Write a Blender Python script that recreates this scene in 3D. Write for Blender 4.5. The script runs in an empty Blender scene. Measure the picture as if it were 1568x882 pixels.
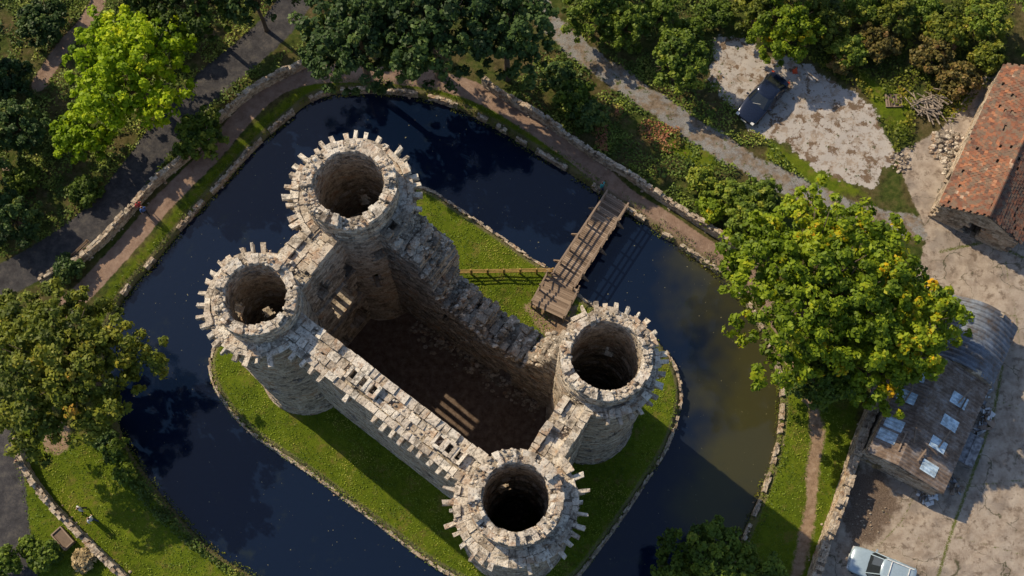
import bpy, bmesh, math, random
import numpy as np
from mathutils import Vector, Matrix
random.seed(7); rng=np.random.default_rng(7)
F=1800.0; TILT=math.radians(17); CH=84.0
CT,ST=math.cos(TILT),math.sin(TILT)
# survey transform: measured plan position (metres) of a point at height z
def P(u,v,z=0.0):
    x=(u-784)/F; y=-(v-441)/F
    s=(CH-z)/(CT-y*ST)
    return (x*s,(y*CT+ST)*s)
def PL(pts,z=0.0): return [P(u,v,z) for u,v in pts]
def smooth(pts,n=6,closed=False):
    pts=[Vector(p) for p in pts]; N=len(pts); out=[]
    rngi=range(N) if closed else range(N-1)
    for i in rngi:
        if closed: a,b,c,d=pts[i-1],pts[i],pts[(i+1)%N],pts[(i+2)%N]
        else: a,b,c,d=pts[max(i-1,0)],pts[i],pts[i+1],pts[min(i+2,N-1)]
        for k in range(n):
            t=k/n
            out.append(tuple(0.5*((2*b)+(c-a)*t+(2*a-5*b+4*c-d)*t*t+(3*b-a-3*c+d)*t**3)))
    if not closed: out.append(tuple(pts[-1]))
    return out
def dist_line(X,Y,pts,closed=False):
    D=np.full(X.shape,1e9); n=len(pts)
    for i in range(n if closed else n-1):
        ax,ay=pts[i]; bx,by=pts[(i+1)%n]; dx,dy=bx-ax,by-ay
        l=dx*dx+dy*dy+1e-12
        t=np.clip(((X-ax)*dx+(Y-ay)*dy)/l,0,1)
        D=np.minimum(D,(X-ax-t*dx)**2+(Y-ay-t*dy)**2)
    return np.sqrt(D)
def inside(X,Y,pts):
    I=np.zeros(X.shape,bool); n=len(pts)
    for i in range(n):
        ax,ay=pts[i]; bx,by=pts[(i+1)%n]
        if ay==by: continue
        c=((ay>Y)!=(by>Y))&(X<(bx-ax)*(Y-ay)/(by-ay)+ax)
        I^=c
    return I
def sd(X,Y,pts):
    d=dist_line(X,Y,pts,True)
    return np.where(inside(X,Y,pts),d,-d)
_g=rng.random((256,256))
def vn(X,Y,s,o=0):
    x=np.asarray(X)*s+o*17.3+1000; y=np.asarray(Y)*s+o*7.7+1000
    xi=np.floor(x).astype(int); yi=np.floor(y).astype(int)
    fx=x-xi; fy=y-yi; fx=fx*fx*(3-2*fx); fy=fy*fy*(3-2*fy)
    g=lambda a,b:_g[a%256,b%256]
    return (g(xi,yi)*(1-fx)+g(xi+1,yi)*fx)*(1-fy)+(g(xi,yi+1)*(1-fx)+g(xi+1,yi+1)*fx)*fy

# ---------------------------------------------------------------- materials
class NT:
    def __init__(s,name):
        s.m=bpy.data.materials.new(name); s.m.use_nodes=True
        s.n=s.m.node_tree.nodes; s.l=s.m.node_tree.links
        s.b=s.n['Principled BSDF']; s.out=s.n['Material Output']
        s.tc=s.n.new('ShaderNodeTexCoord')
    def put(s,sock,v):
        if isinstance(v,bpy.types.NodeSocket): s.l.new(v,sock)
        elif v is not None:
            if isinstance(v,tuple) and len(v)==3 and sock.type=='RGBA': v=v+(1,)
            sock.default_value=v
    def noise(s,scale,detail=4,rough=.6,co=None):
        n=s.n.new('ShaderNodeTexNoise'); n.inputs['Scale'].default_value=scale
        n.inputs['Detail'].default_value=detail; n.inputs['Roughness'].default_value=rough
        s.l.new(co or s.tc.outputs['Object'],n.inputs['Vector']); return n.outputs['Fac']
    def attr(s,a):
        n=s.n.new('ShaderNodeAttribute'); n.attribute_name=a; return n.outputs['Fac']
    def math(s,op,a,b=0.0,c=None):
        n=s.n.new('ShaderNodeMath'); n.operation=op
        s.put(n.inputs[0],a); s.put(n.inputs[1],b)
        if c is not None: s.put(n.inputs[2],c)
        return n.outputs[0]
    def mr(s,v,a,b,c=0.0,d=1.0,sm=True):
        n=s.n.new('ShaderNodeMapRange'); n.interpolation_type='SMOOTHSTEP' if sm else 'LINEAR'
        s.put(n.inputs[0],v)
        for i,x in enumerate((a,b,c,d)): n.inputs[i+1].default_value=x
        return n.outputs[0]
    def mix(s,f,a,b,mode='MIX'):
        n=s.n.new('ShaderNodeMix'); n.data_type='RGBA'; n.blend_type=mode
        s.put(n.inputs[0],f); s.put(n.inputs[6],a); s.put(n.inputs[7],b); return n.outputs[2]
    def ramp(s,f,stops):
        n=s.n.new('ShaderNodeValToRGB'); e=n.color_ramp.elements
        while len(e)<len(stops): e.new(.5)
        for i,(p,c) in enumerate(stops): e[i].position=p; e[i].color=tuple(c)+(1,)
        s.put(n.inputs[0],f); return n.outputs[0]
    def bump(s,h,strength=.5,dist=.05):
        n=s.n.new('ShaderNodeBump'); n.inputs['Strength'].default_value=strength; n.inputs['Distance'].default_value=dist
        s.put(n.inputs['Height'],h); s.l.new(n.outputs[0],s.b.inputs['Normal']); return n
    def base(s,c,rough=.9,metal=0.0,spec=.3):
        s.put(s.b.inputs['Base Color'],c); s.b.inputs['Roughness'].default_value=rough
        s.b.inputs['Metallic'].default_value=metal; s.b.inputs['Specular IOR Level'].default_value=spec
        return s.m
def simple(name,c,rough=.7,metal=0.0,spec=.4,var=.25,sc=6):
    t=NT(name); n=t.noise(sc,3)
    col=t.mix(t.mr(n,.3,.7),tuple(x*(1-var) for x in c),tuple(min(1,x*(1+var)) for x in c))
    return t.base(col,rough,metal,spec)
def stone_mat(name,stops,stain=(.11,.09,.07),lich=(.68,.63,.53),rust=(.34,.19,.10)):
    t=NT(name); tone=t.attr('tone')
    n1=t.noise(1.0,5,.7); n2=t.noise(6,5,.75)
    f=t.math('ADD',t.math('MULTIPLY',tone,.58),t.math('MULTIPLY',n2,.5))
    c=t.ramp(f,stops)
    c=t.mix(t.math('MULTIPLY',t.mr(n1,.47,.36),.6),c,rust)
    c=t.mix(t.math('MULTIPLY',t.mr(n1,.52,.64),.75),c,stain)
    c=t.mix(t.math('MULTIPLY',t.mr(t.noise(3.3,5,.78),.55,.63),.55),c,lich)
    c=t.mix(t.math('MULTIPLY',t.mr(n2,.48,.36),.65),c,tuple(x*.6 for x in stain))
    t.bump(n2,1.0,.10)
    return t.base(c,.95,0,.15)
M={}
M['stone']=stone_mat('limestone',[(.15,(.15,.12,.09)),(.4,(.35,.295,.23)),(.62,(.50,.43,.345)),(.9,(.67,.60,.50))])
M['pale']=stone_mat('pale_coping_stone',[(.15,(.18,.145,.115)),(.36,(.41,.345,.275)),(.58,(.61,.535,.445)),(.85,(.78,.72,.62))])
M['rubble']=stone_mat('rubble_stone',[(.15,(.09,.075,.06)),(.4,(.25,.21,.165)),(.65,(.39,.335,.27)),(.9,(.56,.50,.41))])
M['wallstone']=stone_mat('field_wall_stone',[(.15,(.17,.125,.09)),(.4,(.36,.285,.21)),(.7,(.52,.435,.34)),(.95,(.65,.575,.47))])
t=NT('weathered_planks'); n=t.noise(9,4,.7)
M['wood']=t.base(t.ramp(t.math('ADD',t.math('MULTIPLY',t.attr('tone'),.6),t.math('MULTIPLY',n,.4)),[(.1,(.10,.07,.05)),(.5,(.24,.175,.13)),(.9,(.40,.31,.24))]),.8)
M['fence']=simple('fence_wood',(.36,.23,.08),.8)
M['log']=simple('log_wood',(.28,.23,.18),.9,var=.5)
t=NT('roof_tiles'); tn=t.attr('tone'); n=t.noise(2.2,5,.75)
c=t.ramp(tn,[(0,(.09,.045,.035)),(.5,(.22,.09,.052)),(.85,(.36,.15,.075)),(1,(.42,.30,.22))])
M['tile']=t.base(t.mix(t.math('MULTIPLY',t.mr(n,.44,.58),.8),c,(.15,.12,.09)),.85)
t=NT('corrugated_rusty'); n=t.noise(1.3,6,.75)
c=t.ramp(n,[(.3,(.075,.055,.045)),(.46,(.18,.13,.10)),(.58,(.27,.225,.20)),(.72,(.38,.36,.36))])
M['corr']=t.base(c,.75)
t=NT('corrugated_galvanised'); n=t.noise(1.1,6,.75)
M['galv']=t.base(t.ramp(n,[(.36,(.10,.075,.06)),(.50,(.13,.145,.175)),(.68,(.21,.25,.32))]),.65,.1)
M['panel']=simple('translucent_sheet',(.48,.60,.70),.4,var=.35,sc=2.5)
M['metal']=simple('scrap_metal',(.25,.25,.26),.5,.4,var=.5,sc=3)
M['white']=simple('white_plastic',(.62,.64,.66),.5,var=.12)
M['red']=simple('orange_plastic',(.65,.10,.04),.5)
M['rubber']=simple('tyre_rubber',(.02,.02,.02),.8)
M['glass']=simple('dark_glass',(.02,.025,.03),.05,0,.9,var=.05)
M['darkpaint']=simple('navy_car_paint',(.016,.024,.05),.18,.4,.8,var=.05)
M['palepaint']=simple('pale_blue_car_paint',(.34,.44,.52),.25,.2,.6,var=.05)
M['lamp']=simple('lamp_lens',(.7,.7,.68),.15,0,.6)
M['bark']=simple('bark',(.10,.075,.055),.95,var=.5,sc=8)
M['skin']=simple('skin',(.45,.27,.19),.6,var=.05)
M['hair']=simple('hair',(.05,.03,.02),.7)
for nme,c in dict(jeans=(.04,.06,.13),black=(.02,.02,.022),shirtw=(.6,.6,.6),shirtb=(.06,.12,.35),shirtr=(.4,.05,.05),shirtt=(.05,.35,.38),khaki=(.25,.2,.13)).items(): M[nme]=simple('cloth_'+nme,c,.9,var=.1)
def leaf_mat(name,stops,tr=.3):
    t=NT(name); tone=t.attr('tone')
    c=t.ramp(tone,stops); t.base(c,.55,0,.25)
    if tr>0:
        tl=t.n.new('ShaderNodeBsdfTranslucent'); mx=t.n.new('ShaderNodeMixShader'); mx.inputs[0].default_value=tr
        c2=t.mix(1.0,c,(1.0,1.0,.45),'MULTIPLY'); t.l.new(c2,tl.inputs[0])
        t.l.new(t.b.outputs[0],mx.inputs[1]); t.l.new(tl.outputs[0],mx.inputs[2]); t.l.new(mx.outputs[0],t.out.inputs[0])
    return t.m
LM={}
LM['lime']=leaf_mat('leaf_lime',[(0,(.09,.17,.005)),(.4,(.26,.39,.006)),(.75,(.42,.54,.010)),(1,(.58,.62,.02))],.4)
LM['dark']=leaf_mat('leaf_dark',[(0,(.016,.036,.012)),(.45,(.046,.088,.022)),(.8,(.09,.15,.032)),(1,(.18,.21,.04))],.2)
LM['mid']=leaf_mat('leaf_mid',[(0,(.025,.05,.008)),(.45,(.09,.145,.016)),(.8,(.18,.25,.026)),(1,(.31,.33,.04))],.25)
LM['ground']=leaf_mat('leaf_groundcover',[(0,(.03,.055,.010)),(.45,(.10,.155,.022)),(.8,(.19,.24,.035)),(1,(.31,.30,.06))],0)
LM['grass']=leaf_mat('leaf_grass',[(0,(.05,.09,.008)),(.45,(.13,.20,.012)),(.8,(.22,.28,.022)),(1,(.34,.32,.06))],0)
LM['maple']=leaf_mat('leaf_maple',[(0,(.05,.09,.008)),(.45,(.16,.24,.012)),(.74,(.28,.36,.016)),(.88,(.40,.41,.015)),(.95,(.62,.43,.01)),(1,(.66,.37,.01))],.32)
LM['autumn']=leaf_mat('leaf_autumn',[(0,(.035,.055,.010)),(.4,(.12,.155,.016)),(.7,(.22,.24,.026)),(.93,(.33,.27,.03)),(1,(.38,.22,.03))],.25)
LM['russet']=leaf_mat('leaf_russet',[(0,(.06,.05,.015)),(.4,(.15,.13,.03)),(.7,(.25,.16,.05)),(1,(.38,.16,.09))],.2)
LM['straw']=leaf_mat('leaf_straw',[(0,(.14,.10,.05)),(.5,(.28,.21,.10)),(1,(.45,.35,.20))],0)

# ---------------------------------------------------------------- mesh builder
class MB:
    def __init__(s): s.v=[]; s.f=[]; s.t=[]; s.m=[]
    def hexa(s,c8,tone=.5,mi=0):
        b=len(s.v); s.v+=c8
        s.f+=[(b,b+3,b+2,b+1),(b+4,b+5,b+6,b+7),(b,b+1,b+5,b+4),(b+1,b+2,b+6,b+5),(b+2,b+3,b+7,b+6),(b+3,b,b+4,b+7)]
        s.t+=[tone]*6; s.m+=[mi]*6
    def block(s,cx,cy,z0,z1,dx,dy,hl,ht,tone=.5,j=.02,mi=0):
        r=random.uniform; c=[]
        for z in (z0,z1):
            for a,b in ((-1,-1),(1,-1),(1,1),(-1,1)):
                c.append((cx+dx*a*hl-dy*b*ht+r(-j,j),cy+dy*a*hl+dx*b*ht+r(-j,j),z+r(-j,j)))
        s.hexa(c,tone,mi)
    def wedge(s,cx,cy,r0,r1,a0,a1,z0,z1,tone=.5,j=.02,mi=0):
        r=random.uniform; c=[]
        for z in (z0,z1):
            for a,q in ((a0,r0),(a0,r1),(a1,r1),(a1,r0)):
                q+=r(-j,j); c.append((cx+q*math.cos(a),cy+q*math.sin(a),z+r(-j,j)))
        s.hexa(c,tone,mi)
    def stone(s,x,y,z,r,tone=.5,mi=0):
        a0=random.uniform(0,6.28); b=len(s.v); k=6
        for zz,rr in ((-.5,.9),(.25,1.0),(.6,.55)):
            for i in range(k):
                a=a0+i/k*6.283; q=r*rr*random.uniform(.75,1.2)
                s.v.append((x+q*math.cos(a),y+q*math.sin(a)*.8,z+zz*r*random.uniform(.85,1.15)))
        for l in (0,1):
            for i in range(k): s.f.append((b+l*k+i,b+l*k+(i+1)%k,b+(l+1)*k+(i+1)%k,b+(l+1)*k+i)); s.t.append(tone); s.m.append(mi)
        s.f.append(tuple(b+2*k+i for i in range(k))); s.t.append(tone); s.m.append(mi)
    def beam(s,a,b,w,h,tone=.5,mi=0):
        a=Vector(a);b=Vector(b);d=(b-a).normalized()
        side=d.cross(Vector((0,0,1)))
        side=Vector((1,0,0)) if side.length<1e-3 else side.normalized()
        up=side.cross(d)
        c=[]
        for p in (a,b):
            for x,y in ((-1,-1),(1,-1),(1,1),(-1,1)): c.append(tuple(p+side*x*w/2+up*y*h/2))
        s.hexa(c,tone,mi)
    def tube(s,pts,rad,n=8,tone=.5,mi=0,cap=True):
        b0=len(s.v); k=len(pts)
        for i,p in enumerate(pts):
            p=Vector(p); d=(Vector(pts[min(i+1,k-1)])-Vector(pts[max(i-1,0)])).normalized()
            x=d.orthogonal().normalized() if abs(d.z)<.95 else d.cross(Vector((0,1,0))).normalized()
            y=d.cross(x)
            for q in range(n):
                a=q/n*2*math.pi; s.v.append(tuple(p+(x*math.cos(a)+y*math.sin(a))*rad[i]))
        for i in range(k-1):
            for q in range(n):
                s.f.append((b0+i*n+q,b0+i*n+(q+1)%n,b0+(i+1)*n+(q+1)%n,b0+(i+1)*n+q)); s.t.append(tone); s.m.append(mi)
        if cap:
            s.f.append(tuple(b0+(k-1)*n+q for q in range(n))); s.t.append(tone); s.m.append(mi)
            s.f.append(tuple(b0+q for q in reversed(range(n)))); s.t.append(tone); s.m.append(mi)
    def obj(s,name,mats,smooth=False,parent=None):
        me=bpy.data.meshes.new(name); me.from_pydata(s.v,[],s.f); me.update()
        for m in (mats if isinstance(mats,(list,tuple)) else [mats]): me.materials.append(m)
        a=me.attributes.new('tone','FLOAT','FACE'); a.data.foreach_set('value',np.array(s.t,np.float32))
        me.polygons.foreach_set('material_index',np.array(s.m,np.int32))
        if smooth: me.polygons.foreach_set('use_smooth',np.ones(len(s.f),bool))
        o=bpy.data.objects.new(name,me); bpy.context.scene.collection.objects.link(o)
        if parent: o.parent=parent
        return o
def empty(name,loc=(0,0,0)):
    e=bpy.data.objects.new(name,None); e.location=loc; bpy.context.scene.collection.objects.link(e); return e
R=random.random
def tn(): return min(1,max(0,random.gauss(.5,.26)))

# ---------------------------------------------------------------- contours
OUT=smooth(PL([(490,150),(560,143),(640,150),(700,168),(760,198),(820,235),(880,272),(930,305),(985,342),(1040,380),(1100,422),(1142,468),(1170,520),(1190,575),(1194,620),(1187,680),(1170,740),(1150,790),(1130,840),(1110,905),(1060,980),(960,1040),(820,1060),(680,1030),(540,970),(450,920),(385,880),(330,845),(280,795),(235,740),(200,690),(180,640),(165,580),(165,520),(192,455),(240,400),(290,340),(340,285),(390,230),(440,185)],-.75),4,True)
ISL=smooth(PL([(325,545),(325,580),(345,620),(375,655),(420,690),(480,730),(540,775),(600,820),(650,858),(700,888),(760,915),(830,915),(880,888),(910,852),(950,798),(990,738),(1020,690),(1038,640),(1043,600),(1032,560),(1005,520),(960,490),(905,468),(872,440),(850,425),(835,410),(810,395),(760,360),(700,320),(655,292),(600,285),(540,305),(470,350),(400,420),(350,490)],-.75),4,True)
PATH=smooth(PL([(60,520),(100,470),(135,440),(200,368),(255,305),(320,240),(378,172),(425,132),(480,115),(560,112),(640,118),(690,128),(745,148),(800,180),(860,220),(915,262),(960,303),(1020,340),(1070,375),(1115,402),(1160,440),(1200,500)]),4)
ROAD=smooth(PL([(-250,520),(-80,465),(20,422),(100,375),(160,325),(215,255),(265,190),(320,130),(380,80),(440,20),(480,-60),(510,-200)]),4)
PATH2=smooth(PL([(60,130),(95,75),(130,35),(155,-10),(180,-90)]),4)
TRACK=smooth(PL([(780,-40),(850,42),(900,85),(960,130),(1030,178),(1100,222),(1170,262),(1245,300),(1330,335),(1430,352)]),4)
PARK=PL([(1088,85),(1100,62),(1140,58),(1175,90),(1215,88),(1250,112),(1320,148),(1345,170),(1352,200),(1378,238),(1350,262),(1335,284),(1270,266),(1230,250),(1205,225),(1150,198),(1130,165),(1095,140)])
YARD=PL([(1370,235),(1440,200),(1500,120),(1640,100),(2200,200),(2200,1300),(1230,1300),(1250,882),(1290,780),(1320,690),(1345,620),(1420,360)])
LANE=smooth(PL([(-60,560),(-5,690),(5,760),(12,830),(25,900),(50,1000)]),4)
DIRT=smooth(PL([(1195,530),(1222,570),(1240,610),(1252,670),(1244,720),(1240,790),(1215,900)]),4)
BARE=smooth(PL([(70,650),(90,642),(110,655),(108,685),(84,700),(64,680)]),3,True)
Lc,Tc,Rc,Bc=(-14.9,19.5),(-9.69,26.35),(5.38,15.9),(.22,7.9)
RIN=[(Lc,1.85),(Tc,2.1),(Rc,2.05),(Bc,1.9)]
COURT=[Lc,Tc,Rc,Bc]
LAND=PL([(800,470),(830,450),(885,470),(870,510),(840,520)])
# ---------------------------------------------------------------- ground sheet
st=.21
def axis(a,b):
    core=np.arange(a,b,st); g=np.array([1,2.5,5,10,20,45,100,220,450,900.])
    return np.concatenate([a-g[::-1],core,core[-1]+g])
xs=axis(-46,47); ys=axis(-8,57)
X,Y=np.meshgrid(xs,ys); nx,ny=len(xs),len(ys)
so,si=sd(X,Y,OUT),sd(X,Y,ISL)
dm=np.minimum(so,-si)
sm=lambda a,b,v:(lambda t:t*t*(3-2*t))(np.clip((v-a)/(b-a),0,1))
Z=.14*(vn(X,Y,.35,1)-.5)+.08*(vn(X,Y,1.3,2)-.5)
Z-=.30*sm(-1.3,0,so)*(si<0)
Z=np.where(dm>-.45,Z*(1-sm(-.45,-.2,dm))+(-.3)*sm(-.45,-.2,dm),Z)
Z=Z*(1-sm(-.12,.2,dm))+(-1.9)*sm(-.12,.2,dm)
dp=dist_line(X,Y,PATH); dr=dist_line(X,Y,ROAD)
wob=.25*(vn(X,Y,.8,3)-.5)
A={}
A['path']=np.maximum(.78-dp,.6-dist_line(X,Y,PATH2))
A['road']=np.maximum(1.35-dr,1.6-dist_line(X,Y,LANE))
A['track']=.95-dist_line(X,Y,TRACK)+wob*2
A['park']=sd(X,Y,PARK)+wob*3
A['yard']=sd(X,Y,YARD)
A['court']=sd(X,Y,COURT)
A['dirt']=np.maximum(.42-dist_line(X,Y,DIRT),np.maximum(sd(X,Y,BARE)-.15,sd(X,Y,LAND)))+wob
A['edge']=.35-np.abs(dm+.15)
MUD=PL([(1305,725),(1345,720),(1375,780),(1340,830),(1305,835),(1288,800)])
A['mud']=sd(X,Y,MUD)+wob*3
SE=[PL(q) for q in ([(1430,905),(1455,820),(1482,745),(1520,640),(1535,560)],[(1300,880),(1380,800),(1400,760)],[(1440,385),(1510,370),(1568,395)],[(1480,745),(1568,735)],[(1500,600),(1568,630)],[(1470,460),(1568,490)],[(1455,820),(1568,850)],[(1540,400),(1568,560)],[(1350,780),(1440,850)])]
A['seam']=.10-np.minimum.reduce([dist_line(X,Y,q)+(0 if i in (0,2) else .07) for i,q in enumerate(SE)])
LUSHR=PL([(1190,500),(1330,560),(1300,700),(1240,900),(1100,1100),(1150,780),(1190,650)])
A['lush']=np.maximum(np.maximum(si,sd(X,Y,LUSHR)),1.2-np.abs(so))
BL=PL([(40,640),(200,690),(420,930),(300,1100),(60,900),(20,700)])
G2=PL([(1180,215),(1240,250),(1300,280),(1330,300),(1250,295),(1170,250)]); G3=PL([(1040,190),(1110,240),(1090,270),(1020,230)]); G4=PL([(1300,100),(1400,150),(1390,215),(1350,180)])
for q in (BL,G2,G3,G4): A['lush']=np.maximum(A['lush'],sd(X,Y,q))
V=np.stack([X.ravel(),Y.ravel(),Z.ravel()],1)
idx=np.arange(nx*ny).reshape(ny,nx)
Q=np.stack([idx[:-1,:-1],idx[:-1,1:],idx[1:,1:],idx[1:,:-1]],-1).reshape(-1,4)
def np_mesh(name,V,Q):
    me=bpy.data.meshes.new(name); me.vertices.add(len(V)); me.vertices.foreach_set('co',V.astype(np.float32).ravel())
    me.loops.add(Q.size); me.loops.foreach_set('vertex_index',Q.astype(np.int32).ravel())
    me.polygons.add(len(Q)); me.polygons.foreach_set('loop_start',(np.arange(len(Q))*Q.shape[1]).astype(np.int32))
    me.polygons.foreach_set('loop_total',np.full(len(Q),Q.shape[1],np.int32))
    me.update(calc_edges=True); return me
me=np_mesh('ground',V,Q)
for k,a in A.items():
    at=me.attributes.new(k,'FLOAT','POINT'); at.data.foreach_set('value',np.clip(a,-3,3).astype(np.float32).ravel())
me.polygons.foreach_set('use_smooth',np.ones(len(Q),bool))
g=bpy.data.objects.new('ground',me); bpy.context.scene.collection.objects.link(g)
def gz(x,y):
    i=int(np.clip(np.searchsorted(xs,x),1,nx-1)); j=int(np.clip(np.searchsorted(ys,y),1,ny-1)); return float(Z[j,i])
t=NT('ground_mat')
nb=t.noise(.35,4,.6); nc=t.noise(.85,6,.72); nm=t.noise(2.2,5,.68); nf=t.noise(14,3,.7); nff=t.noise(42,2,.6); nk=t.noise(1.25,6,.76)
def col3(n,a,b,c): return t.ramp(n,[(.3,a),(.5,b),(.7,c)])
rough=t.mix(t.mr(nb,.4,.6),col3(nm,(.03,.045,.010),(.085,.12,.022),(.17,.165,.05)),col3(nm,(.06,.05,.02),(.14,.12,.045),(.22,.165,.09)))
lush=col3(t.math('ADD',t.math('MULTIPLY',nm,.55),t.math('MULTIPLY',nb,.45)),(.075,.12,.008),(.15,.215,.011),(.24,.285,.022))
lush=t.mix(t.math('MULTIPLY',t.mr(nc,.51,.66),.7),lush,(.27,.22,.06))
lush=t.mix(t.math('MULTIPLY',t.mr(nk,.54,.64),.55),lush,(.065,.095,.012))
def lay(base,a,col,amp=.5,soft=.08,n=None,mx=1.0):
    v=t.math('ADD',t.attr(a),t.math('MULTIPLY',t.math('SUBTRACT',n or nm,.5),amp))
    f=t.mr(v,-soft,soft)
    if mx!=1.0: f=t.math('MULTIPLY',f,mx)
    return t.mix(f,base,col)
c=lay(rough,'lush',lush,1.2,.3)
c=t.mix(.95,c,t.mix(1.0,c,t.ramp(nff,[(.3,(.42,.42,.42)),(.7,(1,1,1))]),'MULTIPLY'))
asph=col3(nk,(.036,.035,.04),(.070,.068,.074),(.135,.125,.115))
pth=col3(nk,(.21,.14,.105),(.31,.215,.165),(.40,.295,.235))
trk=t.mix(t.mr(nc,.42,.56),col3(nm,(.10,.075,.05),(.24,.185,.135),(.35,.285,.22)),col3(nf,(.17,.165,.165),(.28,.275,.27),(.40,.385,.37)))
trk=t.mix(t.mr(nk,.57,.64),trk,(.08,.10,.025))
nz=t.n.new('ShaderNodeTexNoise'); nz.inputs['Scale'].default_value=.8; nz.inputs['Detail'].default_value=4
t.l.new(t.tc.outputs['Object'],nz.inputs['Vector'])
va=t.n.new('ShaderNodeVectorMath'); va.operation='MULTIPLY_ADD'; t.l.new(nz.outputs['Color'],va.inputs[0]); va.inputs[1].default_value=(2.4,2.4,0); t.l.new(t.tc.outputs['Object'],va.inputs[2])
vo=t.n.new('ShaderNodeTexVoronoi'); vo.feature='DISTANCE_TO_EDGE'; vo.inputs['Scale'].default_value=.30; t.l.new(va.outputs[0],vo.inputs['Vector'])
crk=t.math('MULTIPLY',t.mr(vo.outputs['Distance'],.0,.014,1,0),t.mr(nb,.40,.52))
conc=col3(nc,(.24,.185,.14),(.44,.365,.30),(.57,.495,.415))
conc=t.mix(t.math('MULTIPLY',t.mr(nk,.52,.62),.75),conc,(.18,.135,.10))
conc=t.mix(t.math('MULTIPLY',t.mr(nb,.52,.62),.4),conc,(.22,.195,.18))
conc=t.mix(t.math('MULTIPLY',crk,.85),conc,(.06,.065,.03))
prk=t.mix(t.mr(nk,.42,.52),conc,(.52,.48,.445))
prk=t.mix(t.mr(nc,.52,.58),prk,(.20,.14,.095))
prk=t.mix(t.mr(nm,.62,.67),prk,(.07,.09,.025))
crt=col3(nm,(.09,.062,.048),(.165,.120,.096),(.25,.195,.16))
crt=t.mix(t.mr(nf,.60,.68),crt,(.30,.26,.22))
drt=col3(nm,(.21,.14,.09),(.33,.23,.155),(.43,.32,.23))
c=lay(c,'track',trk,.9,.12); c=lay(c,'road',asph,.6,.08); c=lay(c,'path',pth,.35,.07)
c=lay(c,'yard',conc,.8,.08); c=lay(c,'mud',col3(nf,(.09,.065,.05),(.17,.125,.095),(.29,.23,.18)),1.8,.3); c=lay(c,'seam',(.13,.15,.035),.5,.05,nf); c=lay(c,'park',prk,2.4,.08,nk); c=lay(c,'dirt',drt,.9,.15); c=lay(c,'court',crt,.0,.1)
c=lay(c,'edge',(.20,.165,.10),.5,.1,nf,.75)
t.bump(t.math('ADD',nf,t.math('ADD',nff,nm)),.8,.08)
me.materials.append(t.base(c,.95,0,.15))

# water
t=NT('moat_water')
w1=t.noise(.16,3,.6)
sx=t.n.new('ShaderNodeSeparateXYZ'); t.l.new(t.tc.outputs['Object'],sx.inputs[0])
shal=t.math('ADD',t.mr(sx.outputs[0],8,17,0,1),t.math('MULTIPLY',t.math('SUBTRACT',w1,.5),1.8))
wc=t.mix(t.mr(shal,.25,1.0,0,.9),(.0038,.0095,.027),(.050,.048,.018))
wc=t.mix(t.math('MULTIPLY',t.mr(t.noise(.5,5,.7),.57,.75),.45),wc,(.022,.030,.026))
wc=t.mix(t.mr(t.noise(6,2,.5),.755,.765),wc,(.28,.26,.15))
t.bump(t.noise(2.2,3,.6),.06,.1)
mw=t.base(wc,.07,0,.45)
b=MB(); b.hexa([(-45,-20,-2.6),(30,-20,-2.6),(30,52,-2.6),(-45,52,-2.6),(-45,-20,-.75),(30,-20,-.75),(30,52,-.75),(-45,52,-.75)])
b.f=b.f[1:2]; b.t=b.t[1:2]; b.m=b.m[1:2]
b.obj('moat_water',mw)

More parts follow.
